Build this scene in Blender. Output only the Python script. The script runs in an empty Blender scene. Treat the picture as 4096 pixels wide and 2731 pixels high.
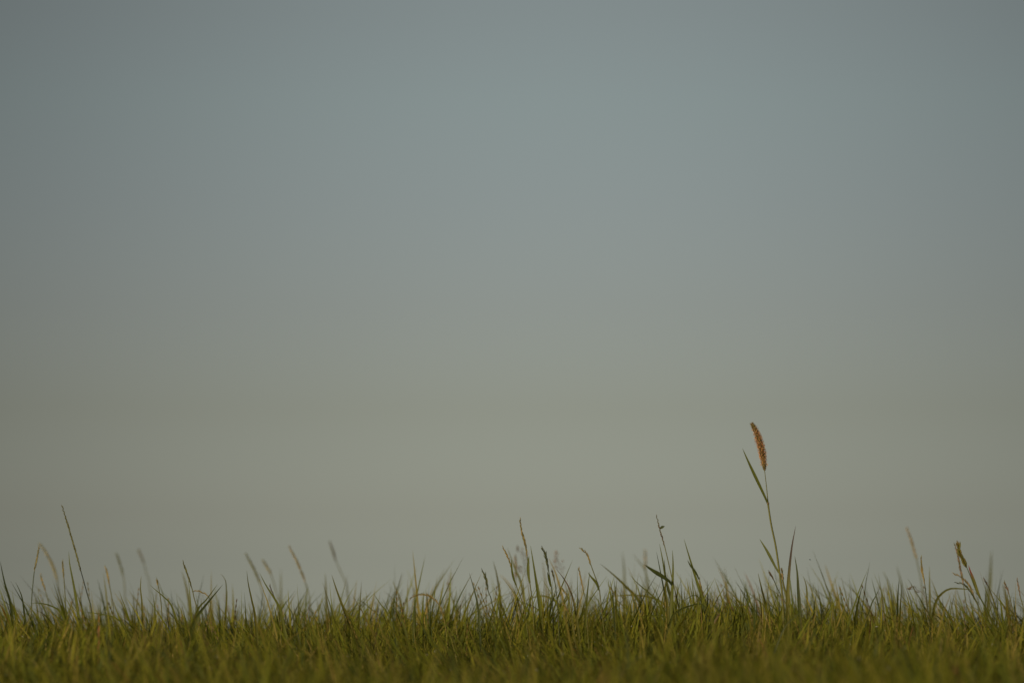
import bpy, math, random
import numpy as np
from mathutils import Vector

random.seed(7)
rng = np.random.default_rng(11)
sc = bpy.context.scene
COL = sc.collection

# ------------------------------------------------------------------ camera
SLOPE = 0.05            # the lawn rises away from the camera to a low crest
D = 5.8                 # metres to the plane in focus (y = 0)
LENS, SENSOR = 150.0, 36.0
CAMZ = 0.25 - SLOPE * D
WF = D * SENSOR / LENS  # frame width on the plane in focus
PXRAD = 4096.0 / (SENSOR / LENS)
PITCH = SLOPE - 0.0298 + (2450 - 1365.5) / PXRAD
cam_d = bpy.data.cameras.new('camera')
cam = bpy.data.objects.new('camera', cam_d)
COL.objects.link(cam)
cam.location = (0, -D, CAMZ)
cam.rotation_euler = (math.pi / 2 + PITCH, 0, 0)
cam_d.lens = LENS
cam_d.sensor_width = SENSOR
cam_d.clip_start = 0.05
cam_d.clip_end = 3000
cam_d.dof.use_dof = True
cam_d.dof.focus_distance = D + 0.03
cam_d.dof.aperture_fstop = 4.9
sc.camera = cam


def P(px, py, Y):
    """the point at depth Y that the photograph shows at px, py (4096 wide)"""
    sx = (px - 2048) / PXRAD
    sy = (1365.5 - py) / PXRAD
    cp, sp = math.cos(PITCH), math.sin(PITCH)
    dy = cp - sp * sy
    dz = sp + cp * sy
    t = (Y + D) / dy
    return np.array([sx * t, Y, CAMZ + dz * t])


# ------------------------------------------------------------------ terrain
def g(x, y):
    x = np.asarray(x, float)
    y = np.asarray(y, float)
    yy = np.maximum(y, -8.0)
    z = SLOPE * yy
    d = np.clip(y - 0.5, 0, 3.0)
    z = z - 0.062 * d * d
    far = np.clip(y - 3.5, 0, None)
    z = z - SLOPE * far - 0.372 * 30 * (1 - np.exp(-far / 30))
    m = np.exp(-(x * x + y * y) / 200.0)
    z = z + m * (0.006 * np.sin(x * 3.1 + 1.3 * np.sin(y * 2.3)) + 0.005 * np.sin(y * 4.7 + x * 1.7)
                 + 0.003 * np.sin(x * 11.0 + 2.0) * np.sin(y * 9.0) + 0.004 * np.sin(x * 6.3 - 0.8))
    return z


# ------------------------------------------------------------------ materials
def plant_material(name, rough=0.5, transl=0.3, noise=0.25, scale=180.0, spec=0.4):
    m = bpy.data.materials.new(name)
    m.use_nodes = True
    nt = m.node_tree
    nt.nodes.clear()
    out = nt.nodes.new('ShaderNodeOutputMaterial')
    at = nt.nodes.new('ShaderNodeAttribute')
    at.attribute_name = 'Col'
    tc = nt.nodes.new('ShaderNodeTexCoord')
    mp = nt.nodes.new('ShaderNodeMapping')
    mp.inputs['Scale'].default_value = (1, 1, 0.15)
    ns = nt.nodes.new('ShaderNodeTexNoise')
    ns.inputs['Scale'].default_value = scale
    ns.inputs['Detail'].default_value = 4
    mr = nt.nodes.new('ShaderNodeMapRange')
    mr.inputs['From Min'].default_value = 0.25
    mr.inputs['From Max'].default_value = 0.75
    mr.inputs['To Min'].default_value = 1 - noise
    mr.inputs['To Max'].default_value = 1 + noise
    mul = nt.nodes.new('ShaderNodeVectorMath')
    mul.operation = 'SCALE'
    pb = nt.nodes.new('ShaderNodeBsdfPrincipled')
    pb.inputs['Roughness'].default_value = rough
    pb.inputs['Specular IOR Level'].default_value = spec
    tr = nt.nodes.new('ShaderNodeBsdfTranslucent')
    mx = nt.nodes.new('ShaderNodeMixShader')
    mx.inputs['Fac'].default_value = transl
    L = nt.links.new
    L(tc.outputs['Object'], mp.inputs['Vector'])
    L(mp.outputs['Vector'], ns.inputs['Vector'])
    L(ns.outputs['Fac'], mr.inputs['Value'])
    L(at.outputs['Color'], mul.inputs[0])
    L(mr.outputs['Result'], mul.inputs['Scale'])
    L(mul.outputs['Vector'], pb.inputs['Base Color'])
    L(mul.outputs['Vector'], tr.inputs['Color'])
    L(pb.outputs['BSDF'], mx.inputs[1])
    L(tr.outputs['BSDF'], mx.inputs[2])
    L(mx.outputs['Shader'], out.inputs['Surface'])
    return m


M_LAWN = plant_material('lawn_grass', 0.6, 0.42, 0.2, 60, 0.12)
M_LEAF = plant_material('grass_leaf', 0.5, 0.34, 0.15, 160, 0.2)
M_STEM = plant_material('grass_stem', 0.45, 0.1, 0.12, 160, 0.3)
M_SEED = plant_material('grass_seed_head', 0.42, 0.2, 0.35, 420, 0.45)
M_FOX = plant_material('foxtail_husk', 0.5, 0.3, 0.12, 300, 0.3)
M_HAIR = plant_material('foxtail_bristle', 0.4, 0.35, 0.3, 500, 0.5)

# ------------------------------------------------------------------ mesh tools
SOFT = np.array([1.0, 1.0, 1.0])


class MB:
    def __init__(s):
        s.v, s.c, s.f, s.n = [], [], [], 0

    def add(s, v, f, c):
        v = np.asarray(v, float).reshape(-1, 3)
        c = np.asarray(c, float)
        if c.ndim == 1:
            c = np.tile(c, (len(v), 1))
        s.v.append(v)
        s.c.append(c)
        s.f.append(np.asarray(f, int) + s.n)
        s.n += len(v)

    def build(s, name, mat, parent=None, origin=None):
        v = np.concatenate(s.v)
        c = np.concatenate(s.c)
        f = np.concatenate(s.f)
        o0 = np.asarray(origin if origin is not None else (0, 0, 0), float)
        return mesh_object(name, v - o0, f, c, mat, parent, o0 if parent is None else None)


def mesh_object(name, v, f, c, mat, parent=None, loc=None):
    me = bpy.data.meshes.new(name)
    n, k = len(f), f.shape[1]
    me.vertices.add(len(v))
    me.vertices.foreach_set('co', np.ascontiguousarray(v, dtype=np.float32).ravel())
    me.loops.add(n * k)
    me.loops.foreach_set('vertex_index', np.ascontiguousarray(f, dtype=np.int32).ravel())
    me.polygons.add(n)
    me.polygons.foreach_set('loop_start', np.arange(0, n * k, k, dtype=np.int32))
    me.polygons.foreach_set('use_smooth', np.ones(n, dtype=bool))
    me.update(calc_edges=True)
    me.validate()
    if c is not None:
        a = me.color_attributes.new('Col', 'FLOAT_COLOR', 'POINT')
        cc = np.ones((len(v), 4), np.float32)
        cc[:, :3] = np.clip(c, 0, 1)
        a.data.foreach_set('color', cc.ravel())
    me.materials.append(mat)
    o = bpy.data.objects.new(name, me)
    COL.objects.link(o)
    if parent is not None:
        o.parent = parent
    elif loc is not None:
        o.location = tuple(loc)
    return o


def tag(o, label=None, cat=None, group=None, kind=None):
    if label:
        o['label'] = label
    if cat:
        o['category'] = cat
    if group:
        o['group'] = group
    if kind:
        o['kind'] = kind
    return o


def empty(name, loc):
    o = bpy.data.objects.new(name, None)
    o.empty_display_size = 0.02
    o.location = tuple(loc)
    COL.objects.link(o)
    return o


def smooth(pts, n):
    """Catmull-Rom through pts, n samples at even arc length"""
    p = np.asarray(pts, float)
    if len(p) == 2:
        p = np.array([p[0], (p[0] + p[1]) / 2, p[1]])
    q = np.vstack([2 * p[0] - p[1], p, 2 * p[-1] - p[-2]])
    out = []
    for i in range(1, len(q) - 2):
        for t in np.linspace(0, 1, 12, endpoint=False):
            a, b, c, d = q[i - 1], q[i], q[i + 1], q[i + 2]
            out.append(0.5 * (2 * b + (c - a) * t + (2 * a - 5 * b + 4 * c - d) * t * t + (3 * b - a - 3 * c + d) * t ** 3))
    out.append(p[-1])
    out = np.array(out)
    s = np.r_[0, np.cumsum(np.linalg.norm(np.diff(out, axis=0), axis=1))]
    t = np.linspace(0, s[-1], n)
    return np.stack([np.interp(t, s, out[:, k]) for k in range(3)], 1), s[-1]


def unit(a):
    return a / (np.linalg.norm(a, axis=-1, keepdims=True) + 1e-12)


def tangents(c):
    return unit(np.gradient(c, axis=0))


def ribbon(mb, c, w, col, rot=0.3, fold=0.22):
    """a folded leaf blade along the curve c (base first), width w per point"""
    t = tangents(c)
    side = unit(np.cross(t, np.array([0, -1.0, 0.02])))
    nrm = unit(np.cross(side, t))
    rot = np.broadcast_to(rot, (len(c),))[:, None]
    s2 = side * np.cos(rot) + nrm * np.sin(rot)
    n2 = nrm * np.cos(rot) - side * np.sin(rot)
    w = np.asarray(w)[:, None]
    a = c - s2 * w / 2 + n2 * w * fold
    b = c
    d = c + s2 * w / 2 + n2 * w * fold
    v = np.stack([a, b, d], 1).reshape(-1, 3)
    f = []
    for i in range(len(c) - 1):
        j = i * 3
        f += [(j, j + 1, j + 4, j + 3), (j + 1, j + 2, j + 5, j + 4)]
    col = np.asarray(col, float)
    if col.ndim == 1:
        cc = np.tile(col, (len(c) * 3, 1))
    else:
        cc = np.repeat(col, 3, axis=0)
    cc = cc.copy()
    cc[1::3] *= 1.18          # paler midrib
    mb.add(v, f, cc)


def tube(mb, c, r, col, k=6):
    t = tangents(c)
    up = np.array([0.05, -1.0, 0.1])
    s = unit(np.cross(t, up))
    n = unit(np.cross(s, t))
    a = np.linspace(0, 2 * np.pi, k, endpoint=False)
    r = np.broadcast_to(r, (len(c),))
    v = (c[:, None] + r[:, None, None] * (s[:, None] * np.cos(a)[None, :, None] + n[:, None] * np.sin(a)[None, :, None])).reshape(-1, 3)
    f = []
    for i in range(len(c) - 1):
        for j in range(k):
            j2 = (j + 1) % k
            f.append((i * k + j, i * k + j2, (i + 1) * k + j2, (i + 1) * k + j))
    col = np.asarray(col, float)
    if col.ndim == 2:
        col = np.repeat(col, k, axis=0)
    mb.add(v, f, col)


SP_T = np.array([0.0, 0.18, 0.45, 0.75, 1.0])
SP_R = np.array([0.25, 0.85, 1.0, 0.6, 0.03])


def spindle(mb, p, d, L, r, col, k=5, bend=None, flat=1.0):
    """a husk: a pointed spindle from p along d"""
    d = unit(np.asarray(d, float))
    p = np.asarray(p, float)
    c = p + np.outer(SP_T * L, d)
    if bend is not None:
        c = c + np.outer(SP_T ** 2 * L, bend)
    up = np.array([0.3, 0.5, 0.1]) if abs(d[2]) > 0.9 else np.array([0, 0, 1.0])
    s = unit(np.cross(d, up))
    n = np.cross(s, d) * flat
    a = np.linspace(0, 2 * np.pi, k, endpoint=False)
    v = (c[:, None] + (SP_R * r)[:, None, None] * (s * np.cos(a)[:, None] + n * np.sin(a)[:, None])[None]).reshape(-1, 3)
    f = []
    for i in range(4):
        for j in range(k):
            j2 = (j + 1) % k
            f.append((i * k + j, i * k + j2, (i + 1) * k + j2, (i + 1) * k + j))
    mb.add(v, f, col)


# ------------------------------------------------------------------ colours (albedos)
C = dict(
    green=(0.092, 0.108, 0.014), dark=(0.052, 0.068, 0.016), olive=(0.112, 0.115, 0.020),
    yellow=(0.20, 0.165, 0.035), gold=(0.27, 0.205, 0.055), tan=(0.27, 0.205, 0.085), pink=(0.23, 0.155, 0.085),
    brown=(0.115, 0.082, 0.036), purple=(0.062, 0.042, 0.030), grey=(0.11, 0.12, 0.036), pale=(0.24, 0.20, 0.06))
C = {k: np.array(v) for k, v in C.items()}

PXM = WF / 4096.0   # metres per photograph pixel on the plane in focus


def world_curve(pts, Y, n, tilt=0.0, root=True):
    """pixel points (tip first) at depth Y -> smooth curve, base first, grown down to the soil"""
    m = len(pts)
    w = [P(px, py, Y + tilt * (m - 1 - i) / max(1, m - 1)) for i, (px, py) in enumerate(pts)]
    if root:
        a, b = w[-2], w[-1]
        d = unit(b - a)
        if d[2] > -0.35:
            d = unit(np.array([d[0] * 0.5, 0.0, -0.8]))
        x, y, z = b
        for _ in range(60):
            zg = float(g(x, y)) - 0.004
            if z <= zg:
                break
            x += d[0] * 0.004
            z += d[2] * 0.004
            d = unit(d + np.array([-d[0] * 0.06, 0, -0.02]))
        gap = np.linalg.norm(np.array([x, y, z]) - b)
        if gap > 0.012:
            w.append((b + np.array([x, y, z])) / 2 + np.array([0.0, 0, 0]))
        w.append(np.array([x, y, z]))
    w = np.array(w)[::-1]
    return smooth(w, n)


def parse(s):
    return [tuple(float(q) for q in a.split(',')) for a in s.split()]


def blade_into(mb, pts, Y, wpx, col, tip=None, rot=None, tilt=0.0, root=True, n=22, fold=0.22):
    c, L = world_curve(pts, Y, n, tilt, root)
    t = np.linspace(0, 1, n)
    prof = np.minimum(1.0, 0.62 + 0.9 * t) * np.clip((1 - t) * 2.2, 0, 1) ** 0.75
    w = wpx * 1.25 * PXM * prof + 0.0002
    col = C[col] if isinstance(col, str) else col
    cc = np.tile(col, (n, 1))
    if tip is not None:
        k = np.clip((t - 0.58) / 0.2, 0, 1)[:, None]
        cc = cc * (1 - k) + C[tip] * k
    cc = cc * (1 + 0.08 * np.sin(t * 17 + pts[0][0]))[:, None]
    r0 = rot if rot is not None else random.uniform(-0.55, 0.55)
    rr = r0 + (t - 0.5) * random.uniform(-0.7, 0.7)
    ribbon(mb, c, w / max(0.7, math.cos(r0)), cc, rr, fold)
    return c


G_BLADE = 'tall grass blades standing above the lawn'
G_RYE = 'ryegrass stalks with jagged seed spikes above the lawn'
G_SPIKE = 'grass stalks with smooth cylindrical seed heads'
G_PAN = 'loose open seed panicles above the lawn'


def blade(Y, s, wpx, col, label, tip=None, **kw):
    pts = parse(s)
    Y = Y - 0.06 if abs(Y) < 0.06 else Y
    mb = MB()
    c = blade_into(mb, pts, Y, wpx, col, tip, **kw)
    o = mb.build('grass_blade', M_LEAF, None, c[0])
    return tag(o, label, 'grass blade', G_BLADE)


def split_head(pts, Y, h, n=60, tilt=0.0):
    """curve base->tip plus the index where the head starts (h = index of the pixel point)"""
    c, L = world_curve(pts, Y, n, tilt)
    hb = P(pts[h][0], pts[h][1], Y + tilt * (len(pts) - 1 - h) / (len(pts) - 1))
    i = int(np.argmin(np.linalg.norm(c - hb, axis=1)))
    return c, i, L


def rye(Y, s, h, col, label, fat=1.0, stem='olive', leaf=None, fork=False, tilt=0.0, wild=0.13):
    pts = parse(s)
    Y = Y - 0.06 if abs(Y) < 0.06 else Y
    c, i, L = split_head(pts, Y, h, 70, tilt)
    root = empty('ryegrass_stalk', c[0])
    tag(root, label, 'grass stalk', G_RYE)
    o0 = c[0]
    n = len(c)
    r = np.interp(np.arange(n), [0, i, n - 1], [0.00095, 0.0006, 0.00025]) * (0.8 + 0.2 * fat)
    cs = np.tile(C[stem], (n, 1))
    mb = MB()
    tube(mb, c[:i + 2], r[:i + 2], cs[:i + 2])
    # a stem joint, a little thicker
    j = int(i * 0.6)
    tube(mb, np.array([c[j] - (c[j + 1] - c[j]) * 0.3, c[j], c[j] + (c[j + 1] - c[j]) * 0.3]), np.array([0.0009, 0.0014, 0.0009]), C['brown'] * 1.2)
    mb.build('stem', M_STEM, root, o0)
    hc, HL = smooth(c[i:], 40)
    t = tangents(hc)
    mb = MB()
    tube(mb, hc, np.linspace(0.0007, 0.0003, 40) * fat, C[col] * 0.8)
    k = max(6, int(HL / 0.0031))
    for q in range(k):
        u = (q + 0.3) / k
        x = u * 39
        a = int(x)
        b = min(a + 1, 39)
        p = hc[a] * (1 - (x - a)) + hc[b] * (x - a)
        d = t[a]
        side = unit(np.cross(d, [0, -1, 0])) * (1 if q % 2 else -1)
        side = side + np.array([0, random.uniform(-0.7, 0.7), 0])
        size = (0.75 + 0.35 * math.sin(math.pi * min(1, u * 1.1 + 0.1))) * fat * random.uniform(0.85, 1.15)
        sl = 0.0082 * size
        mixc = C['olive'] if random.random() < 0.35 else C[col]
        cc = mixc * random.uniform(0.6, 1.3)
        spread = wild * random.uniform(0.3, 1.6)
        spindle(mb, p + side * 0.0004, d + side * spread, sl, 0.0008 * size, cc, flat=0.7, bend=-side * 0.06)
        for e in range(2):    # florets that overlap inside the spikelet
            cc2 = (C['olive'] if random.random() < 0.3 else C[col]) * random.uniform(0.55, 1.5)
            spindle(mb, p + side * 0.0005 + d * sl * (0.25 + 0.22 * e), d + side * (spread * (1.4 - 0.9 * e)) + np.array([0, random.uniform(-0.2, 0.2), 0]),
                    sl * 0.62, 0.0006 * size, cc2, k=4)
    if fork:
        for sg, u in ((1, 0.62), (-1, 0.5)):
            a = int(u * 39)
            side = unit(np.cross(t[a], [0, -1, 0])) * sg
            spindle(mb, hc[a], t[a] + side * 0.38, 0.0085, 0.0008, C[col] * 1.1)
    mb.build('seed_head', M_SEED, root, o0)
    if leaf:
        lp, lw, lc = leaf
        mb = MB()
        blade_into(mb, parse(lp), Y - 0.002, lw, lc, root=False, tilt=0)
        mb.build('leaf', M_LEAF, root, o0)
    return root


def spike(Y, s, h, col, wpx, label, stem='olive', tilt=0.0, sr=1.0):
    """stalk with a soft cylindrical (timothy like) head"""
    pts = parse(s)
    Y = Y * 1.2
    c, i, L = split_head(pts, Y, h, 60, tilt)
    root = empty('timothy_stalk', c[0])
    tag(root, label, 'grass stalk', G_SPIKE)
    o0 = c[0]
    mb = MB()
    tube(mb, c[:i + 2], np.linspace(0.0012, 0.0007, i + 2) * sr, C[stem])
    mb.build('stem', M_STEM, root, o0)
    hc, HL = smooth(c[i:], 26)
    t = tangents(hc)
    u = np.linspace(0, 1, 26)
    prof = np.clip(np.sin(np.pi * (0.08 + 0.90 * u ** 0.8)), 0, 1) ** 0.8
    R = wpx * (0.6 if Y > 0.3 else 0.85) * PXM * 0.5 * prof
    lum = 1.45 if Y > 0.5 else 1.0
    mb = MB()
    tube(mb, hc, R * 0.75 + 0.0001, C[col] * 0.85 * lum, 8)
    ns = int(HL / 0.0011) * 3
    for q in range(ns):
        a = random.randrange(26)
        ang = random.uniform(0, 2 * math.pi)
        s1 = unit(np.cross(t[a], [0, -1, 0.1]))
        s2 = np.cross(s1, t[a])
        d = s1 * math.cos(ang) + s2 * math.sin(ang)
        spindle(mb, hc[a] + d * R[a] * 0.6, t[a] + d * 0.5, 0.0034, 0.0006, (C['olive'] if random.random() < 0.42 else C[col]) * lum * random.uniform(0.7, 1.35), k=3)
    mb.build('seed_head', M_SEED, root, o0)
    return root


def panicle(Y, s, h, col, label, spread=0.012, stem='brown', side=0, dens=1.0):
    pts = parse(s)
    c, i, L = split_head(pts, Y, h, 60)
    root = empty('panicle_stalk', c[0])
    tag(root, label, 'grass stalk', G_PAN)
    o0 = c[0]
    mb = MB()
    tube(mb, c, np.linspace(0.0009, 0.0002, 60), C[stem])
    mb.build('stem', M_STEM, root, o0)
    hc, HL = smooth(c[i:], 30)
    t = tangents(hc)
    mb = MB()
    k = int(HL / 0.005 * dens) + 4
    for q in range(k):
        u = (q + 0.5) / k
        a = int(u * 29)
        ln = spread * (1.15 - u) * random.uniform(0.6, 1.2)
        sg = side if side and random.random() < 0.75 else random.choice((-1, 1))
        d0 = unit(np.cross(t[a], [0, -1, 0])) * sg + np.array([0, random.uniform(-0.8, 0.8), 0])
        d = unit(t[a] * 0.9 + d0)
        e = hc[a] + d * ln
        tube(mb, np.array([hc[a], hc[a] + d * ln * 0.5, e]), np.array([0.00022, 0.0002, 0.00015]), C[stem], 4)
        for w in range(random.randint(1, 3)):
            spindle(mb, e - d * random.uniform(0, 0.4) * ln, unit(d + np.array([random.uniform(-.6, .6), random.uniform(-.6, .6), random.uniform(-.2, .6)])),
                    random.uniform(0.003, 0.0048), random.uniform(0.0006, 0.0009), C[col] * random.uniform(0.7, 1.3), k=5)
    spindle(mb, hc[-1] - t[-1] * 0.002, t[-1], 0.007, 0.0013, C[col])
    mb.build('seed_head', M_SEED, root, o0)
    return root


# ------------------------------------------------------------------ the setting: ground
def build_ground():
    def axis(fine, lim, step, grow):
        a = list(np.arange(-fine, fine + 1e-6, step))
        s, v = step, fine
        pos = []
        while v < lim:
            s *= grow
            v += s
            pos.append(v)
        return np.array([-p for p in pos[::-1]] + a + pos)
    xs = axis(3.0, 900, 0.05, 1.22)
    ys = axis(4.0, 900, 0.05, 1.22)
    X, Y = np.meshgrid(xs, ys, indexing='ij')
    Z = g(X, Y)
    v = np.stack([X, Y, Z], -1).reshape(-1, 3)
    nx, ny = len(xs), len(ys)
    I = np.arange(nx * ny).reshape(nx, ny)
    f = np.stack([I[:-1, :-1], I[1:, :-1], I[1:, 1:], I[:-1, 1:]], -1).reshape(-1, 4)
    m = bpy.data.materials.new('soil_and_thatch')
    m.use_nodes = True
    nt = m.node_tree
    pb = nt.nodes['Principled BSDF']
    pb.inputs['Roughness'].default_value = 0.95
    tc = nt.nodes.new('ShaderNodeTexCoord')
    n1 = nt.nodes.new('ShaderNodeTexNoise')
    n1.inputs['Scale'].default_value = 14
    n1.inputs['Detail'].default_value = 8
    cr = nt.nodes.new('ShaderNodeValToRGB')
    e = cr.color_ramp.elements
    e[0].position, e[0].color = 0.3, (0.058, 0.064, 0.012, 1)
    e[1].position, e[1].color = 0.7, (0.095, 0.10, 0.020, 1)
    bp = nt.nodes.new('ShaderNodeBump')
    bp.inputs['Strength'].default_value = 0.6
    nt.links.new(tc.outputs['Object'], n1.inputs['Vector'])
    nt.links.new(n1.outputs['Fac'], cr.inputs['Fac'])
    nt.links.new(cr.outputs['Color'], pb.inputs['Base Color'])
    nt.links.new(n1.outputs['Fac'], bp.inputs['Height'])
    nt.links.new(bp.outputs['Normal'], pb.inputs['Normal'])
    o = mesh_object('ground', v, f, None, m)
    tag(o, kind='structure')


build_ground()


# ------------------------------------------------------------------ the lawn: one mass of grass
def build_lawn():
    parts_v, parts_c, parts_f = [], [], []
    off = 0
    NS = 5      # rings per blade
    T = np.linspace(0, 1, NS)

    def scatter(n, y0, y1, hmin, hmax, wmin, wmax, lean, pal, palw, power=1.0, xm=1.35, curve=(0.1, 0.9), spot=None, outer=0):
        nonlocal off
        y = rng.uniform(y0, y1, n)
        half = 0.12 * (y + D) * 1.0 + 0.65 * xm
        x = rng.uniform(-1, 1, n) * half
        if outer:
            x = rng.uniform(-outer, outer, n)
            o_ = (np.abs(x) > half * 0.97) | (y > 2.25) | (y < -3.15)
            x, y = x[o_], y[o_]
            n = len(x)
        if spot:
            x = rng.normal(spot[0], spot[2], n)
            y = rng.normal(spot[1], spot[2], n)
        # tussocks: thin out and thicken
        cl = np.sin(x * 7.3 + 2 * np.sin(y * 3.1)) * np.sin(y * 6.1 + 1.7 * np.sin(x * 4.2))
        keep = rng.uniform(0, 1, n) < 0.72 + 0.28 * cl
        x, y, cl = x[keep], y[keep], cl[keep]
        n = len(x)
        h = hmin + (hmax - hmin) * rng.uniform(0, 1, n) ** power
        h *= 1 + 0.14 * cl + 0.07 * np.sin(x * 3.1 + 2.6) * np.sin(x * 5.1 + y * 1.9)
        az = rng.uniform(0, 2 * np.pi, n)
        ln = np.abs(rng.normal(0, lean, n))
        # a light drift of the wind: tips lean left
        patchlean = 0.30 * np.sin(x * 5.3 + 2.2 * np.sin(y * 2.9) + 0.6) + 0.16 * np.sin(x * 17.0 + y * 13.0)
        dx = np.cos(az) * ln - 0.10 + patchlean
        dy = np.sin(az) * ln
        cv = rng.uniform(curve[0], curve[1], n)
        bend = cv * rng.choice([0.6, 1.0, 1.6], n)
        z0 = g(x, y) - 0.003
        nrm = np.sqrt(dx * dx + dy * dy + 1)
        # curve: start nearly upright, bend over in the lean direction
        t = T[None, :]
        reach = (t * 0.55 + bend[:, None] * t * t * 0.9)
        droop = np.clip(bend[:, None] * 0.22 * (ln[:, None] * 2.2), 0, 0.5) * t ** 3
        cx = x[:, None] + dx[:, None] * h[:, None] * reach
        cy = y[:, None] + dy[:, None] * h[:, None] * reach
        cz = z0[:, None] + h[:, None] * (t - droop)
        w = rng.uniform(wmin, wmax, n)
        prof = np.array([0.75, 1.0, 0.92, 0.62, 0.04])
        fa = rng.uniform(0, np.pi, n)
        fx, fy = np.cos(fa), np.sin(fa)
        tw = rng.uniform(-0.8, 0.8, n)
        W = w[:, None] * prof[None, :] / 2
        sx = np.cos(fa[:, None] + tw[:, None] * t) * W
        sy = np.sin(fa[:, None] + tw[:, None] * t) * W
        v = np.empty((n, NS, 2, 3))
        v[:, :, 0, 0] = cx - sx
        v[:, :, 0, 1] = cy - sy
        v[:, :, 0, 2] = cz
        v[:, :, 1, 0] = cx + sx
        v[:, :, 1, 1] = cy + sy
        v[:, :, 1, 2] = cz
        pi = rng.choice(len(pal), n, p=np.array(palw) / sum(palw))
        base = np.array(pal)[pi] * 1.62 * rng.uniform(0.8, 1.22, n)[:, None]
        patch = 1 + 0.16 * np.sin(x * 2.9 + 1.1) * np.sin(y * 2.1 + x)
        base = base * patch[:, None]
        c = np.repeat(base[:, None, :], NS, axis=1)
        dry = (rng.uniform(0, 1, n) < 0.25)[:, None, None]
        tipc = np.array([0.17, 0.12, 0.035])
        k = np.clip((T - 0.75) / 0.25, 0, 1)[None, :, None] * dry * 0.8
        c = c * (1 - k) + tipc * k
        c = np.repeat(c[:, :, None, :], 2, axis=2)
        i0 = off + np.arange(n)[:, None] * NS * 2 + np.arange(NS - 1)[None, :] * 2
        f = np.stack([i0, i0 + 1, i0 + 3, i0 + 2], -1).reshape(-1, 4)
        parts_v.append(v.reshape(-1, 3))
        parts_c.append(c.reshape(-1, 3))
        parts_f.append(f)
        off += n * NS * 2

    G = [(0.098, 0.110, 0.011), (0.066, 0.080, 0.010), (0.126, 0.124, 0.013), (0.148, 0.126, 0.026), (0.050, 0.064, 0.016), (0.17, 0.08, 0.030)]
    W = [36, 20, 24, 10, 9, 0.5]
    # the lawn goes on to both sides and behind, out of the frame
    scatter(95000, -7.5, 5.0, 0.030, 0.075, 0.0035, 0.0065, 0.6, G, W, 1.2, curve=(0.2, 1.2), outer=5.5)
    scatter(105000, -3.2, 2.3, 0.026, 0.060, 0.0020, 0.0044, 0.85, G, W, 1.1, curve=(0.2, 1.3))
    scatter(34000, -3.2, 2.3, 0.045, 0.088, 0.0018, 0.0038, 0.62, G, W, 1.5, curve=(0.2, 1.1))
    scatter(7600, -1.6, 2.1, 0.066, 0.118, 0.0018, 0.0040, 0.52, G, [32, 18, 26, 12, 11, 0.8], 1.5)
    scatter(800, -0.3, 1.6, 0.10, 0.145, 0.0018, 0.0036, 0.32, G, [32, 16, 24, 14, 12, 1], 1.6)
    scatter(1200, -1.2, 1.9, 0.07, 0.105, 0.0008, 0.0014, 0.22, [(0.26, 0.19, 0.05), (0.2, 0.16, 0.05), (0.16, 0.10, 0.04)], [5, 4, 1], 1.2)
    scatter(13000, -1.8, 1.6, 0.06, 0.10, 0.0007, 0.0015, 0.5, G + [(0.2, 0.17, 0.05)], W + [14], 1.3)
    scatter(1500, -0.35, 0.7, 0.080, 0.116, 0.0016, 0.0034, 0.36, G[:5], [34, 20, 24, 8, 10], 1.3)
    # leaning and fallen leaves that cross the others
    scatter(5200, -2.4, 1.9, 0.060, 0.115, 0.0022, 0.004, 0.85, G, W, 1.0, curve=(0.5, 1.3))
    # fuller tussocks round the taller plants
    for px, Yt, rad, cnt, hm in ((2665, 0.02, 0.025, 36, 0.12), (2690, 0.10, 0.06, 30, 0.10), (2080, 0.05, 0.035, 46, 0.135), (2180, 0.02, 0.03, 40, 0.135),
                                 (2280, 0.06, 0.035, 40, 0.13), (2380, 0.1, 0.03, 30, 0.12), (1960, 0.1, 0.03, 26, 0.12), (3130, 0.10, 0.04, 30, 0.11), (3060, 0.2, 0.05, 30, 0.12),
                                 (300, 0.25, 0.04, 40, 0.125), (130, 0.3, 0.05, 40, 0.12), (560, 0.3, 0.05, 34, 0.12), (1000, 0.2, 0.06, 34, 0.11), (1310, 0.5, 0.05, 30, 0.125),
                                 (2830, 0.05, 0.02, 26, 0.115), (3600, 0.4, 0.05, 40, 0.125), (3880, 0.3, 0.05, 40, 0.125), (3960, 0.5, 0.05, 26, 0.13), (1720, 0.4, 0.05, 26, 0.105)):
        q = P(px, 2400, Yt)
        scatter(int(cnt * 0.75), 0, 1, 0.07, hm, 0.0014, 0.0034, 0.36, G[:3] + [(0.045, 0.062, 0.016)], [30, 18, 20, 14], 1.1, spot=(q[0], Yt, rad))
    # small golden seed spikes among the blades
    mb = MB()
    for _ in range(90):
        y = random.uniform(-0.8, 1.5)
        x = random.uniform(-1, 1) * (0.12 * (y + D) + 0.1)
        z = float(g(x, y))
        h = random.uniform(0.055, 0.105)
        dx = random.uniform(-0.03, 0.012)
        dy = random.uniform(-0.02, 0.02)
        c, _L = smooth([(x, y, z), (x + dx * 0.4, y + dy * 0.4, z + h * 0.55), (x + dx, y + dy, z + h)], 12)
        tube(mb, c, np.linspace(0.0007, 0.0003, 12), C['olive'], 4)
        col = C[random.choice(['gold', 'gold', 'tan', 'brown', 'yellow'])]
        t = tangents(c)
        for q in range(12):
            a = 6 + q // 2
            if a > 11:
                break
            sd = unit(np.cross(t[a], [0, -1, 0])) * (1 if q % 2 else -1)
            spindle(mb, c[a], t[a] + sd * 0.13, 0.0065, 0.0006, col * random.uniform(0.7, 1.3), k=4)
    v = np.concatenate(mb.v)
    parts_v.append(v)
    parts_c.append(np.concatenate(mb.c))
    parts_f.append(np.concatenate(mb.f) + off)
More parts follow.
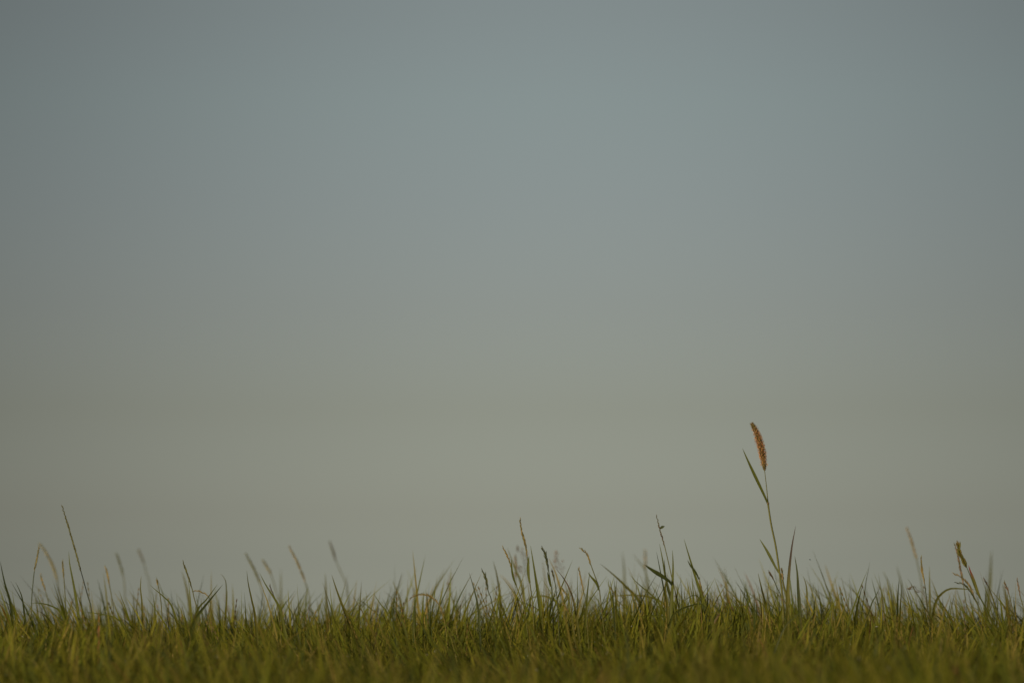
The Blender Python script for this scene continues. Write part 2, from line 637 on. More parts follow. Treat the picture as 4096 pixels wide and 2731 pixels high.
    o = mesh_object('grass', np.concatenate(parts_v), np.concatenate(parts_f), np.concatenate(parts_c), M_LAWN)
    tag(o, 'dense olive green meadow grass covering the low crest', 'grass', kind='stuff')


build_lawn()


def build_dew():
    m = bpy.data.materials.new('dew_painted_glint')
    m.use_nodes = True
    pb = m.node_tree.nodes['Principled BSDF']
    pb.inputs['Base Color'].default_value = (0.9, 0.9, 0.88, 1)  # near-white body colour stands in for the sparkle of sunlit water
    pb.inputs['Roughness'].default_value = 0.12
    pb.inputs['Transmission Weight'].default_value = 0.25
    pb.inputs['IOR'].default_value = 1.33
    pb.inputs['Specular IOR Level'].default_value = 1.0
    mb = MB()
    k = 8
    lat = np.linspace(0.02, np.pi - 0.02, 6)
    for _ in range(110):
        y = random.uniform(-1.3, 0.5)
        x = random.uniform(-1, 1) * (0.12 * (y + D) + 0.1)
        z = float(g(x, y)) + random.uniform(0.03, 0.062)
        r = random.uniform(0.0003, 0.0006)
        c = np.stack([x + 0 * lat, y + 0 * lat, z + np.cos(lat) * r * 0.9], 1)
        a = np.linspace(0, 2 * np.pi, k, endpoint=False)
        v = c[:, None] + (np.sin(lat) * r)[:, None, None] * np.stack([np.cos(a), np.sin(a), 0 * a], 1)[None]
        f = [(i * k + j, i * k + (j + 1) % k, (i + 1) * k + (j + 1) % k, (i + 1) * k + j) for i in range(5) for j in range(k)]
        mb.add(v.reshape(-1, 3), f, (0.9, 0.9, 0.9))
    o = mb.build('dew', m)
    tag(o, 'tiny dew drops with painted white glints scattered through the lawn', 'dew', kind='stuff')


build_dew()


# ------------------------------------------------------------------ the foxtail plant
def foxtail():
    Y = -0.06
    stem_px = parse('3072,2014 3085,2098 3103,2184 3117,2281 3126,2350 3131,2413')
    ped_px = parse('3058,1878 3065,1937 3072,2006 3073,2016')
    c, L = world_curve(stem_px, Y, 60)
    root = empty('foxtail_plant', c[0])
    tag(root, 'tallest plant, tan bristly foxtail head on a long stem with two leaves', 'foxtail grass')
    o0 = c[0]
    mb = MB()
    t = np.linspace(0, 1, 60)
    tube(mb, c, np.interp(t, [0, 0.55, 0.97, 1], [0.00145, 0.0013, 0.00112, 0.0013]), C['olive'] * 1.15 * np.ones((60, 1)), 8)
    pc, _ = smooth([P(a, b, Y) for a, b in ped_px[::-1]], 20)
    tube(mb, pc, np.linspace(0.00065, 0.00042, 20), C['olive'] * 1.1, 6)
    mb.build('stem', M_STEM, root, o0)
    for (px, py) in ((3072.5, 2013), (3129, 2396)):
        mb = MB()
        p = P(px, py, Y)
        d = unit(P(3085, 2098, Y) - P(3072, 2014, Y))
        cc = np.array([p - d * 0.002, p - d * 0.0008, p + d * 0.0008, p + d * 0.002])
        tube(mb, cc, np.array([0.0009, 0.0015, 0.0015, 0.0009]), C['brown'] * 1.2, 8)
        mb.build('node', M_STEM, root, o0)
    for s, w, tl in (('2970,1793 2996,1851 3034,1931 3060,1986 3072,2014', 8.6, -0.01), ('3039,2155 3071,2207 3100,2262 3116,2290', 8, 0.01)):
        mb = MB()
        blade_into(mb, parse(s), Y, w, C['green'] * 1.0, root=False, rot=0.25, tilt=tl, n=26)
        mb.build('leaf', M_LEAF, root, o0)
    # the head
    hc, HL = smooth([P(a, b, Y) for a, b in parse('3059,1882 3055,1850 3049,1810 3038,1765 3024,1725 3008,1694')], 60)
    t = tangents(hc)
    u = np.linspace(0, 1, 60)
    R = np.interp(u, [0, 0.06, 0.2, 0.5, 0.75, 0.9, 1], [0.0007, 0.0019, 0.0028, 0.0036, 0.0031, 0.0022, 0.0009])
    mb = MB()
    tube(mb, hc, R * 0.7, C['brown'] * 1.3, 10)
    s1 = unit(np.cross(t, np.array([0, -1, 0.1])))
    s2 = np.cross(s1, t)
    for q in range(1500):
        uu = random.random()
        a = int(uu * 59)
        an = random.uniform(0, 2 * math.pi)
        d = s1[a] * math.cos(an) + s2[a] * math.sin(an)
        col = random.choice([C['olive'] * 1.7, C['tan'] * 1.25, C['brown'] * 2.6, C['tan'] * 1.0])
        spindle(mb, hc[a] + d * R[a] * 0.55, t[a] + d * 0.55, random.uniform(0.0024, 0.0034), 0.0004, col * random.uniform(0.7, 1.3), k=4)
    head = mb.build('seed_head', M_FOX, root, o0)
    mb = MB()
    for q in range(1300):
        uu = random.random()
        a = int(uu * 59)
        an = random.uniform(0, 2 * math.pi)
        d = s1[a] * math.cos(an) + s2[a] * math.sin(an)
        p = hc[a] + d * R[a] * 0.8
        l = random.uniform(0.0025, 0.0055)
        e = unit(t[a] * 1.0 + d * random.uniform(0.35, 0.8))
        tube(mb, np.array([p, p + e * l * 0.5, p + e * l]), np.array([0.00009, 0.00007, 0.00002]), C['tan'] * random.uniform(0.8, 1.5), 3)
    tag(mb.build('bristles', M_HAIR, head, None), kind='stuff')
    mb2 = MB()
    for q in range(1150):
        uu = min(0.97, max(0.1, random.betavariate(2.1, 2.1) * 0.92 + 0.06))
        a = int(uu * 59)
        an = random.uniform(0, 2 * math.pi)
        d = s1[a] * math.cos(an) + s2[a] * math.sin(an)
        ext = random.uniform(0.2, 1.0) ** 1.3
        p = hc[a] + d * (R[a] * 0.85 + 0.0027 * ext * (0.5 + 0.5 * abs(math.sin(uu * 13 + (2 if an > 3.14 else 0)))))
        dd = unit(np.array([random.uniform(-.6, .6), random.uniform(-.6, .6), random.uniform(-1.0, 0.25)]) + d * 0.6)
        col = np.array(random.choice([(0.80, 0.45, 0.15), (0.76, 0.38, 0.17), (0.68, 0.30, 0.15), (0.80, 0.55, 0.25), (0.62, 0.36, 0.17)]))
        tube(mb2, np.array([hc[a] + d * R[a] * 0.6, (hc[a] + p) / 2 + d * 0.0006, p]), np.array([0.00006, 0.00006, 0.00005]), C['tan'], 3)
        spindle(mb2, p, dd, random.uniform(0.0010, 0.0019), random.uniform(0.00018, 0.00034), col * random.uniform(0.8, 1.2), k=4)
    tag(mb2.build('anthers', M_FOX, head, None), kind='stuff')
    for ch in head.children:       # built in world coordinates, moved into the plant's space
        ch.location = tuple(-o0)


foxtail()

# ------------------------------------------------------------------ the worn dark stalk with its tussock
rye(0.0, '2625,2061 2632,2085 2639,2116 2659,2186 2678,2267 2692,2330 2716,2430 2735,2531', 3, 'brown',
    'worn dark stalk with almost bare tip and tiny side leaf, tallest left of the foxtail', 0.62, 'olive',
    leaf=('2659,2104 2650,2107 2641,2112', 8, 'dark'), wild=0.12)
blade(0.0, '2626,2207 2635,2253 2647,2315 2659,2377 2668,2425', 6.5, 'dark', 'dark narrow upright blade just left of the worn dark stalk')
blade(0.01, '2638,2174 2651,2239 2663,2310 2684,2385 2700,2440', 8, 'green', 'tallest green blade left of the worn dark stalk, tip near its middle')
blade(-0.01, '2690,2198 2693,2267 2690,2363 2686,2430', 11, 'green', 'broad straight upright blade touching the right side of the worn dark stalk')
blade(-0.02, '2578,2257 2611,2282 2654,2310 2675,2325 2687,2341', 13, 'dark', 'broad dark leaf slanting down right across the tussock at the worn stalk', root=False)
blade(0.0, '2657,2234 2661,2291 2670,2350 2684,2400', 9, 'dark', 'darkest blade, in the middle of the tussock behind the slanting leaf')
blade(-0.01, '2684,2372 2670,2330 2664,2318 2661,2360 2668,2410', 8, 'olive', 'short folded blade hanging under the slanting dark leaf')

# ------------------------------------------------------------------ tall single blades
B = blade
B(0.0, '3183,2102 3176,2140 3169,2178 3160,2253 3153,2340 3151,2413', 10.5, 'olive', 'tall blade with a purple upper half right of the foxtail stem', tip='purple', rot=0.2)
B(-0.01, '3179,2222 3189,2287 3194,2367 3200,2454 3201,2511', 11.5, 'dark', 'dark green upright spear of a blade right of the purple tipped blade', rot=0.1)
B(0.0, '2736,2155 2754,2215 2773,2277 2797,2353 2821,2421 2845,2478', 9.5, 'green', 'long straight blade leaning left, halfway between worn dark stalk and foxtail', rot=0.2)
B(0.03, '2122,2181 2133,2248 2145,2325 2154,2392 2161,2449', 10, 'green', 'broad green blade just right of the tall golden ryegrass')
B(0.0, '2716,2464 2722,2411 2773,2379 2797,2392 2812,2421'.replace('2716,2464 ', ''), 5, 'dark', 'thin dark leaf arching over right of the worn stalk tussock', tilt=0.0, root=True)
B(-0.04, '2840,2462 2821,2425 2793,2413 2735,2430 2700,2452 2687,2470', 7, 'dark', 'low dark leaf arching beneath the thin arched leaf', root=True)
B(0.0, '2517,2296 2553,2334 2601,2375 2640,2420', 6.5, 'green', 'slim blade leaning far left of the worn stalk tussock')
B(0.5, '2400,2253 2462,2306 2510,2353 2553,2401', 11, 'olive', 'out of focus long blade slanting down right from the drooping ryegrass tip')
B(-0.35, '3255,2411 3215,2436 3180,2466 3137,2511', 6, 'dark', 'low blade leaning far right across the dark spear beside the foxtail', tilt=-0.02)
B(0.02, '3258,2396 3257,2440 3252,2500', 6, 'dark', 'short dark upright blade right of the dark green spear')
B(0.25, '3213,2304 3226,2345 3229,2402', 9, 'olive', 'soft edged blade with a hooked tip right of the dark green spear', root=True)
B(0.2, '3032,2291 3046,2353 3065,2435 3075,2497', 8.5, 'olive', 'blade leaning left of the foxtail base, blunt tip')
B(0.0, '2912,2406 2890,2440 2860,2487', 8, 'brown', 'short brownish blade leaning right, in the gap before the foxtail')
B(0.0, '2838,2394 2856,2422 2879,2449', 4.5, 'dark', 'thin short dark blade right of the long straight leaning blade')
B(0.0, '2359,2286 2351,2353 2346,2411 2341,2483', 7.5, 'green', 'straight blade leaning slightly right beneath the drooping ryegrass')
B(0.0, '2439,2318 2446,2350 2451,2387 2455,2430', 6, 'dark', 'dark slim blade midway between drooping ryegrass and worn dark stalk')
B(0.02, '2225,2274 2260,2320 2279,2358 2298,2420', 7, 'olive', 'reddish brown tipped blade leaning left, right of the dark forked ryegrass', tip='brown')
B(0.0, '1877,2291 1893,2344 1910,2411 1915,2449', 7, 'dark', 'sharp dark blade standing alone just right of the arched golden seed head')
B(0.0, '1494,2373 1526,2420 1554,2459', 6, 'green', 'short sharp blade leaning left, left of the arched golden seed head')
B(0.02, '1566,2396 1585,2440 1612,2488', 8, 'green', 'broader short blade right of the short sharp leaning blade')
B(0.1, '1327,2298 1348,2363 1377,2440 1391,2473', 9, 'olive', 'blade with long thin tip below the blurred purple brown head')
B(0.0, '987,2282 993,2334 1007,2401 1019,2459', 7.5, 'olive', 'upright blade with an orange tinged middle in the left centre', tip=None)
B(0.0, '1038,2289 1064,2339 1098,2392 1122,2440', 9, 'green', 'blade leaning left beside the orange tinged upright blade')
B(0.0, '1139,2401 1155,2430 1170,2454', 5, 'dark', 'tiny dark blade right of the two left centre blades')
B(-0.03, '890,2338 849,2387 806,2440 782,2478', 10, 'dark', 'dark edged blade leaning far right on the left side')
B(0.0, '869,2337 825,2397 790,2440', 7, 'green', 'lighter blade leaning right just above the dark edged leaning blade')
B(0.4, '882,2294 902,2320 906,2387 904,2435', 7, 'grey', 'soft blurred blade with bent over tip right of the leaning pair')
B(0.2, '275,2203 280,2258 297,2344 314,2454', 9.5, 'green', 'green spear right of the tallest left ryegrass, below its head')
B(0.2, '0,2243 19,2334 41,2411', 9, 'dark', 'dark blade cut by the left edge of the photo')
B(0.1, '62,2327 79,2363 91,2406', 7, 'dark', 'short dark blade near the left edge of the photo')
B(0.2, '565,2301 562,2353 568,2411', 7.5, 'olive', 'upright short blade below the faint blurred thin stalk at left')
B(0.9, '727,2282 744,2339 758,2411', 12, 'olive', 'wide blurred blade behind the small green ryegrass at left')
B(1.5, '1123,2272 1124,2363', 11, 'grey', 'faint grey blurred upright blade between two tall blurred stalks', rot=0)
B(0.9, '1301,2291 1305,2387', 10, 'olive', 'blurred upright blade left of the purple brown blurred head', rot=0)
B(0.8, '1569,2320 1593,2373 1607,2425', 10, 'olive', 'blurred blade leaning left of the arched golden seed head')
B(1.5, '1782,2272 1751,2334 1717,2401', 11, 'grey', 'blurred blade leaning right behind the arched golden seed head', rot=0)
B(0.6, '1972,2241 1984,2286 1996,2353 2000,2400', 10, 'olive', 'blurred upright blade left of the golden and green ryegrass group')
B(1.1, '1996,2296 2022,2318 2044,2349 2060,2390', 11, 'pale', 'yellowish blurred blade behind the ryegrass group, leaning left')
B(0.7, '2030,2191 2058,2267 2080,2315 2095,2380', 10, 'grey', 'grey green blurred blade behind the thin ryegrass left of the golden one')
B(0.5, '2195,2230 2222,2290 2240,2350 2258,2425', 9, 'pale', 'pale blurred blade right of the dark forked ryegrass', rot=0.1)
B(1.2, '2170,2240 2176,2290 2184,2350', 9, 'yellow', 'yellow blurred blade directly behind the dark forked ryegrass')
B(1.5, '2489,2203 2496,2267 2498,2325', 12, 'grey', 'blurred grey upright blade between drooping ryegrass and tan blurred head', rot=0)
B(1.4, '2532,2215 2553,2243 2577,2272 2590,2330', 11, 'grey', 'blurred blade joining the tan blurred head from the left', rot=0)
B(1.2, '2898,2267 2903,2300 2910,2360', 9, 'grey', 'blurred grey blade beside the yellow blurred blade left of the foxtail')
B(0.9, '2872,2267 2898,2325 2912,2377 2922,2430', 9, 'yellow', 'yellow blurred blade left of the foxtail base')
B(0.9, '2977,2286 3003,2344 3018,2387 3035,2440', 9, 'pink', 'pinkish blurred blade just left of the foxtail base')
B(1.0, '3299,2253 3316,2306 3335,2363 3352,2420', 11, 'pale', 'pale blurred blade right of the foxtail with a faint second tip')
B(0.6, '3247,2330 3262,2360 3280,2400', 8, 'olive', 'small blurred blade right of the short dark upright blade')
B(0.1, '3448,2344 3431,2411 3417,2492', 9, 'green', 'broad blade leaning right, alone between foxtail and right side stalks')
B(0.1, '3519,2351 3500,2388 3484,2421', 6, 'dark', 'short thin blade leaning right of the broad leaning blade')
B(0.1, '3597,2313 3593,2350 3591,2387 3589,2449', 6.5, 'dark', 'dark upright blade left of the tan blurred right hand head')
B(0.5, '3718,2265 3719,2344 3720,2435', 8, 'olive', 'soft upright blade right of the small golden ryegrass on the right')
B(0.3, '3902,2356 3864,2355 3802,2353 3765,2374 3742,2408 3730,2469', 8.5, 'olive', 'leaf bent sharply over to the right, like a hook, on the right side')
B(1.6, '3966,2200 3960,2315 3953,2411', 20, 'grey', 'widest grey blurred blade, tall and upright near the right edge', rot=0)
B(1.0, '3533,2282 3557,2339 3572,2411', 10, 'grey', 'blurred blade leaning left, left of the dark upright right hand blade')
B(1.2, '3586,2258 3605,2335 3615,2400', 9, 'grey', 'faint tall blurred blade behind the dark upright right hand blade')
B(1.1, '4010,2330 4022,2380 4030,2430', 16, 'olive', 'broad blurred blade between the last two reddish stalks at right')
B(0.3, '4053,2386 4058,2430 4062,2470', 9, 'dark', 'dark short blade close to the right edge of the photo')

B(0.55, '2087,2411 2125,2390 2169,2382 2205,2392 2231,2411 2262,2455', 8, 'olive', 'soft arched leaf crossing low behind the dark forked ryegrass')
B(0.5, '2400,2401 2440,2388 2490,2380 2550,2381 2600,2387 2650,2411 2690,2450', 7, 'olive', 'long soft arched leaf running low to the worn dark stalk')
B(0.02, '2500,2483 2545,2468 2600,2461 2650,2464 2690,2482', 6, 'green', 'low leaf lying nearly flat to the left from the worn stalk tussock')
B(0.15, '122,2412 150,2410 180,2414 215,2426 245,2452', 7, 'green', 'leaf lying flat to the left below the small left edge ryegrass')
B(0.1, '340,2447 385,2452 425,2459 462,2470 490,2495', 6, 'green', 'leaf lying flat to the left at the foot of the tallest left ryegrass')
B(0.1, '600,2339 632,2366 662,2392 690,2430', 7, 'green', 'leaf slanting down right towards the small green ryegrass at left')
B(0.3, '3730,2360 3752,2390 3775,2425 3800,2465', 6, 'olive', 'blade leaning left that crosses under the hooked leaf')

# ------------------------------------------------------------------ ryegrass
R_ = rye
R_(0.22, '249,2023 257,2052 266,2080 287,2152 326,2291 354,2392 364,2425', 4, 'olive', 'tallest ryegrass on the left, long thin spike leaning left', 0.8, 'dark', fork=False)
R_(0.3, '156,2188 148,2230 137,2286 129,2363 127,2392', 2, 'yellow', 'small ryegrass leaning right, near the left edge', 0.85, 'dark')
R_(0.3, '250,2243 252,2275 256,2315 262,2411', 2, 'yellow', 'short upright ryegrass below the tallest left ryegrass', 0.85, 'olive')
R_(0.5, '424,2272 430,2300 438,2340 452,2420', 2, 'gold', 'golden blurred ryegrass between the tallest left one and the faint stalks', 1.15)
R_(0.6, '163,2301 173,2335 182,2363 192,2401', 2, 'gold', 'small pale golden blurred spike just right of the small left edge ryegrass', 0.9)
R_(0.1, '627,2320 632,2340 637,2363 645,2420', 1, 'gold', 'tiny golden tipped ryegrass in the left grass', 0.7)
R_(0.08, '732,2248 748,2291 768,2353 777,2392 792,2454', 2, 'olive', 'small green ryegrass leaning left on the left side', 0.85, 'olive')
R_(0.05, '772,2363 801,2365 835,2387 842,2430', 2, 'gold', 'little golden spike bent over to the left beside the leaning pair', 0.75)
R_(0.05, '1079,2337 1086,2360 1098,2387 1110,2430', 2, 'purple', 'tiny purple spike beside the left centre blades', 0.6)
R_(0.0, '1638,2397 1655,2384 1679,2377 1705,2379 1727,2389 1755,2416 1770,2454 1782,2507', 6, 'gold', 'golden seed spike arched over to the left, low in the centre', 0.85, 'yellow')
R_(0.0, '1927,2277 1944,2315 1953,2363 1968,2411', 2, 'dark', 'dark forked tip ryegrass left of the golden and green group', 0.85, 'dark', fork=True)
R_(0.0, '2080,2078 2087,2124 2102,2181 2109,2229 2116,2286 2120,2334 2130,2411', 3, 'gold', 'tall slender golden ryegrass, tallest in the centre', 0.9, 'olive', leaf=('2116,2222 2113,2262 2115,2300 2120,2330', 9, 'green'), tilt=0.0)
R_(0.0, '2011,2188 2030,2224 2047,2272 2063,2334 2082,2387 2097,2435', 2, 'gold', 'thin golden green ryegrass left of the tallest golden one', 0.75, 'olive', leaf=('2046,2236 2047,2272 2053,2310 2064,2338', 6, 'green'))
R_(0.0, '2168,2190 2183,2224 2195,2286 2205,2344 2209,2387', 2, 'dark', 'dark green forked ryegrass right of the tallest golden one', 1.0, 'dark', leaf=('2189,2285 2194,2310 2203,2345', 7, 'green'), fork=True)
R_(0.0, '2207,2279 2212,2297 2220,2330 2224,2358 2230,2410', 2, 'purple', 'short dark brown ryegrass beside the dark forked one', 0.8, 'dark')
R_(0.0, '2322,2191 2338,2206 2351,2224 2365,2262 2384,2315 2398,2363', 3, 'gold', 'golden brown ryegrass with a tip drooping left', 0.8, 'olive', leaf=('2352,2288 2364,2305 2384,2330 2396,2360', 7, 'green'))
R_(0.0, '2315,2270 2324,2315 2334,2363 2341,2401', 2, 'gold', 'small straight golden ryegrass beneath the drooping one', 0.8, 'olive')
R_(0.0, '2245,2349 2257,2366 2269,2387 2285,2440', 2, 'gold', 'low golden spike between dark forked and drooping ryegrass', 0.7)
R_(0.0, '2252,2409 2265,2432 2279,2459 2290,2500', 2, 'gold', 'lowest golden spike under the short one right of centre', 0.75)
R_(0.0, '2796,2312 2803,2345 2815,2385 2832,2430 2850,2483', 2, 'gold', 'bright golden spike right beside the long straight leaning blade', 0.8, 'olive', leaf=('2750,2239 2762,2262 2773,2274 2786,2294 2795,2315', 6, 'dark'), wild=0.12)
R_(0.0, '2893,2373 2902,2392 2912,2411 2926,2473', 2, 'brown', 'small sparse brown spike in the gap left of the foxtail', 0.55, 'dark')
R_(0.02, '3076,2287 3088,2305 3097,2322 3108,2350 3126,2391', 2, 'brown', 'small dark drooping spike touching the foxtail stem', 0.7, 'dark')
R_(0.05, '2436,2340 2446,2356 2456,2372 2470,2400 2535,2470', 3, 'gold', 'broken golden spike low between drooping ryegrass and worn stalk', 0.6)
R_(0.1, '3684,2227 3689,2282 3699,2335 3708,2411 3716,2473', 2, 'gold', 'small golden green ryegrass on the right, slim and nearly upright', 0.85, 'dark')
R_(0.35, '3819,2176 3831,2220 3840,2267 3855,2344 3864,2411 3883,2464', 3, 'pink', 'soft pinkish ryegrass just left of the fat seed head on the right', 0.95, 'olive')
R_(0.25, '3816,2294 3850,2311 3878,2344 3898,2387 3922,2449', 3, 'tan', 'brownish spike arched over left beneath the fat seed head', 0.95, 'olive')
R_(0.2, '3826,2330 3855,2337 3883,2368 3902,2402 3925,2450', 3, 'dark', 'dark spike arched over left, below the brownish arched one', 0.85, 'olive')
R_(0.15, '3934,2310 3942,2325 3953,2344 3974,2397 3989,2449', 2, 'pink', 'thin reddish spike leaning left in front of the wide grey blade', 0.55, 'olive')
R_(0.15, '4017,2325 4026,2350 4037,2378 4053,2459', 2, 'pink', 'reddish spike second from the right edge', 0.85, 'olive')
R_(0.15, '4068,2311 4074,2345 4082,2387 4094,2435', 2, 'pink', 'reddish spike nearest the right edge', 0.7, 'olive')

# ------------------------------------------------------------------ cylindrical blurred heads
S_ = spike
S_(1.1, '160,2176 182,2205 211,2262 230,2325 237,2387', 3, 'pale', 16, 'thick pale blurred head bowed left near the left edge')
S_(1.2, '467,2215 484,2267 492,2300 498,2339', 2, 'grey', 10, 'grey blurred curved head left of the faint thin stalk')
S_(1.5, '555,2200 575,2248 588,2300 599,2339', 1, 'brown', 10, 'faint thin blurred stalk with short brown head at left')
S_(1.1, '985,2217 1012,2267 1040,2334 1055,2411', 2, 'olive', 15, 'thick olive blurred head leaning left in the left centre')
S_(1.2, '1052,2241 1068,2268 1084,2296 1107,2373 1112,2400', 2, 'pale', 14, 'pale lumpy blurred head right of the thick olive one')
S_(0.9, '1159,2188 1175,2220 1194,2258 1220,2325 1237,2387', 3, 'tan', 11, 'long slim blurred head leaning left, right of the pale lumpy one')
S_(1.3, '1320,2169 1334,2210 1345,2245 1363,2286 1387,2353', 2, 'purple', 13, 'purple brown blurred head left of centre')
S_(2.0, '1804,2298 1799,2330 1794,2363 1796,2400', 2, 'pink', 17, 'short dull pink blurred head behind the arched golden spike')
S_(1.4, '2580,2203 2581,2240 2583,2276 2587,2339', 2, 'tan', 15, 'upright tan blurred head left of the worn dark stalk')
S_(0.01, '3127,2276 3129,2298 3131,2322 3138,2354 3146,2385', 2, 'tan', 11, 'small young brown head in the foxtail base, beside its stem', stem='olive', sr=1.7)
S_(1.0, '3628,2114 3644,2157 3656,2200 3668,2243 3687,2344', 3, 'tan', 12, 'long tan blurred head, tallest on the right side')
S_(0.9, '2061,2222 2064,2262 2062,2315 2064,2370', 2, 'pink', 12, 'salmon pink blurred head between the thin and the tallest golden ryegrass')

# ------------------------------------------------------------------ open panicles
panicle(1.1, '2072,2190 2088,2225 2098,2262 2108,2310 2118,2370', 3, 'brown', 'blurred open panicle with scattered brown seeds behind the tallest golden ryegrass', 0.018)
panicle(1.1, '2226,2210 2236,2248 2250,2290 2262,2350', 2, 'pink', 'blurred reddish panicle right of the dark forked ryegrass', 0.013, dens=1.3)
panicle(0.35, '3639,2354 3672,2358 3696,2378 3706,2420', 2, 'brown', 'brown panicle lying out to the left, low on the right side', 0.009, dens=1.2)


# ------------------------------------------------------------------ fat one-sided head on the right
def cocksfoot():
    Y = 0.12
    pts = parse('3834,2176 3840,2210 3855,2241 3866,2266 3883,2306 3907,2368 3922,2392 3946,2440 3974,2502')
    c, i, L = split_head(pts, Y, 3, 80)
    root = empty('cocksfoot_plant', c[0])
    tag(root, 'stalk with fat one sided olive seed head and red tipped leaf on the right', 'grass stalk')
    o0 = c[0]
    mb = MB()
    n = i + 2
    tube(mb, c[:n], np.linspace(0.0012, 0.0005, n), C['dark'] * 1.3)
    mb.build('stem', M_STEM, root, o0)
    hc, HL = smooth(c[i:], 40)
    t = tangents(hc)
    mb = MB()
    tube(mb, hc, np.linspace(0.0005, 0.0004, 40), C['olive'])
    for q in range(120):
        u = random.random()
        a = int(u * 39)
        lump = 0.35 + 0.65 * abs(math.sin(u * math.pi * 2.6 + 0.5))
        wd = lump * (1.0 if u < 0.92 else 0.55)
        side = -unit(np.cross(t[a], [0, -1, 0]))
        sg = 1 if random.random() < 0.7 else -0.75
        dr = side * sg
        if dr[0] > 0 and random.random() < 0.25:
            dr = -dr
        dr = dr + np.array([0, random.uniform(-0.9, 0.9), 0])
        col = random.choice([C['olive'] * 1.5, C['yellow'] * 0.9, C['gold'] * 0.7, C['olive'] * 1.1])
        spindle(mb, hc[a] + dr * 0.0014 * wd * random.random(), t[a] + dr * 0.42 * wd, random.uniform(0.0055, 0.008), 0.0010, col * random.uniform(0.8, 1.25), flat=0.7)
    mb.build('seed_head', M_FOX, root, o0)
    mb = MB()
    blade_into(mb, parse('3874,2259 3880,2280 3890,2306 3907,2354 3922,2392'), Y - 0.004, 9, 'olive', root=False, rot=0.2)
    lf = mb
    # red tip: recolour the last third of the leaf
    cc = lf.c[0]
    k = np.clip((np.linspace(0, 1, len(cc)) - 0.55) / 0.25, 0, 1)[:, None]
    lf.c[0] = cc * (1 - k) + np.array([0.2, 0.05, 0.03]) * k
    tag(lf.build('leaf', M_LEAF, root, o0), label='leaf with a red tip')


cocksfoot()


# ------------------------------------------------------------------ the fly
def fly():
    p = P(3240, 2238, 0.05)
    root = empty('flying_insect', p)
    tag(root, 'tiny dark insect flying in the clear sky right of the foxtail', 'insect')
    mb = MB()
    dk = np.array([0.01, 0.01, 0.008])
    c = np.array([[-.0010, 0, .00005], [-.0006, 0, .00018], [0, 0, .0002], [.0005, 0, .0001], [.0009, 0, -.0001], [.0011, 0, -.0002]])
    tube(mb, c, np.array([.00008, .00028, .0003, .00042, .0004, .00012]), dk, 8)
    mb.build('body', M_STEM, root)
    for s in (-1, 1):
        mb = MB()
        q, _ = smooth([(0.0003, 0, 0.0005), (-0.0003, s * 0.0008, 0.0008), (-0.0012, s * 0.0013, 0.0007)], 8)
        ribbon(mb, q, np.array([.0002, .0005, .0007, .0008, .0008, .0007, .0005, .0002]), np.array([.05, .05, .045]), 0.9, 0.05)
        mb.build('wing', M_LEAF, root)


fly()

# ------------------------------------------------------------------ light
SUN_EL = math.radians(16)
SUN_AZ = math.radians(215)      # compass style, clockwise from +Y: behind the camera, to the left
sd = bpy.data.lights.new('sun', 'SUN')
sd.energy = 2.8
sd.angle = math.radians(0.55)
sd.color = (1.0, 0.84, 0.62)
so = bpy.data.objects.new('sun', sd)
COL.objects.link(so)
dirv = Vector((math.sin(SUN_AZ) * math.cos(SUN_EL), math.cos(SUN_AZ) * math.cos(SUN_EL), math.sin(SUN_EL)))
so.rotation_euler = dirv.to_track_quat('Z', 'Y').to_euler()

w = bpy.data.worlds.new('World')
sc.world = w
w.use_nodes = True
nt = w.node_tree
nt.nodes.clear()
wo = nt.nodes.new('ShaderNodeOutputWorld')
bg = nt.nodes.new('ShaderNodeBackground')
bg.inputs['Strength'].default_value = 0.10
sky = nt.nodes.new('ShaderNodeTexSky')
sky.sky_type = 'NISHITA'
sky.sun_disc = False
sky.sun_elevation = SUN_EL
sky.sun_rotation = SUN_AZ
sky.air_density = 1.0
sky.dust_density = 3.0
sky.ozone_density = 1.5
# the air near the horizon is hazy: the clear Nishita sky is filtered by how high one looks,
# and a broad, slightly uneven lens vignette is painted in, brightest straight ahead
tcw = nt.nodes.new('ShaderNodeTexCoord')
sep = nt.nodes.new('ShaderNodeSeparateXYZ')
nt.links.new(tcw.outputs['Generated'], sep.inputs[0])
mz = nt.nodes.new('ShaderNodeMapRange')
mz.inputs['From Min'].default_value = 0.0
mz.inputs['From Max'].default_value = 0.2
nt.links.new(sep.outputs['Z'], mz.inputs['Value'])
ramp = nt.nodes.new('ShaderNodeValToRGB')
ramp.color_ramp.interpolation = 'LINEAR'
lin = lambda v: ((v / 255 + 0.055) / 1.055) ** 2.4
TINT = [(0.0, (63, 64, 58), (139, 142, 130)), (0.0069, (72, 73, 65), (139, 142, 130)), (0.0133, (83, 83, 73), (139, 142, 130)), (0.0229, (99, 99, 86), (140, 142, 130)),
        (0.0325, (114, 115, 99), (141, 143, 130)), (0.0437, (126, 130, 114), (142, 144, 131)), (0.0677, (140, 150, 140), (142, 145, 134)),
        (0.0917, (143, 160, 156), (140, 147, 141)), (0.1157, (142, 163, 166), (137, 147, 145)), (0.1398, (140, 162, 172), (134, 145, 145)),
        (0.1606, (136, 161, 174), (128, 139, 139))]  # the upper stops also hold the vertical part of the vignette
el = ramp.color_ramp.elements
while len(el) < len(TINT):
    el.new(0.5)
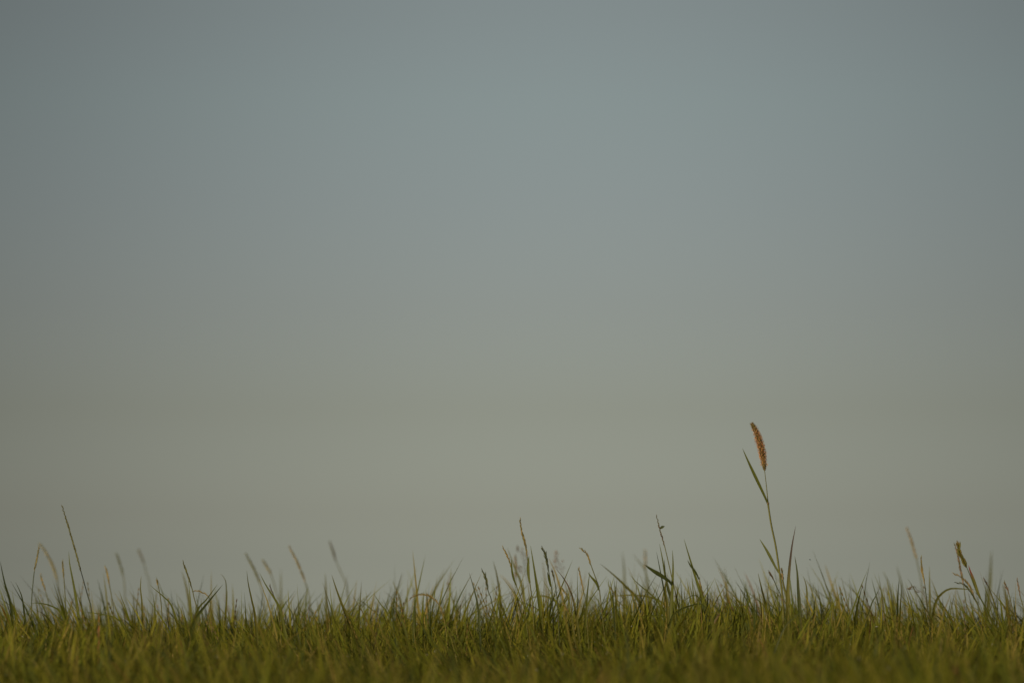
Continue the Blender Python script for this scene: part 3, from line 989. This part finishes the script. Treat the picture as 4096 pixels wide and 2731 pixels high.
for e_, (z_, a_, b_) in zip(el, TINT):
    e_.position = z_ / 0.2
for e_, (z_, a_, b_) in zip(el, TINT):
    e_.color = tuple(lin(b_[i]) / lin(a_[i]) / 6 for i in range(3)) + (1,)
nt.links.new(mz.outputs['Result'], ramp.inputs['Fac'])


def mth(op, a, b=None):
    n_ = nt.nodes.new('ShaderNodeMath')
    n_.operation = op
    for k_, q_ in enumerate((a, b)):
        if q_ is None:
            continue
        if isinstance(q_, (int, float)):
            n_.inputs[k_].default_value = q_
        else:
            nt.links.new(q_, n_.inputs[k_])
    return n_.outputs[0]


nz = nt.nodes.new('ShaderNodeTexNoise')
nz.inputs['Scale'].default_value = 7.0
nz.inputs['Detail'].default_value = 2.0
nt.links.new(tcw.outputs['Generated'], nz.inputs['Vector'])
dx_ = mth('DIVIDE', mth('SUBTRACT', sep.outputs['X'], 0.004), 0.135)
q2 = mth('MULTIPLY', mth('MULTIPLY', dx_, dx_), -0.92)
sky_vignette = mth('ADD', 0.45, mth('MULTIPLY', mth('POWER', math.e, q2), 0.55))  # painted falloff: dims the sky to both sides of the view axis
sky_vignette = mth('ADD', sky_vignette, mth('MULTIPLY', mth('SUBTRACT', nz.outputs['Fac'], 0.5), 0.06))
sky_vignette = mth('MULTIPLY', sky_vignette, 6.0)
v1 = nt.nodes.new('ShaderNodeVectorMath')
v1.operation = 'MULTIPLY'
nt.links.new(sky.outputs['Color'], v1.inputs[0])
nt.links.new(ramp.outputs['Color'], v1.inputs[1])
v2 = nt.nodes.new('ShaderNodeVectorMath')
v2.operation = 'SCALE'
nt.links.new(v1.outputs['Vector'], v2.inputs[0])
nt.links.new(sky_vignette, v2.inputs['Scale'])
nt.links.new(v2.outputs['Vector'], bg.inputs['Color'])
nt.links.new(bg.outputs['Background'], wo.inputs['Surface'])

sc.view_settings.view_transform = 'Standard'
sc.view_settings.look = 'None'
sc.view_settings.gamma = 1.0
sc.view_settings.exposure = 0.0
sc.cycles.max_bounces = 8
sc.cycles.diffuse_bounces = 4
sc.cycles.transmission_bounces = 4
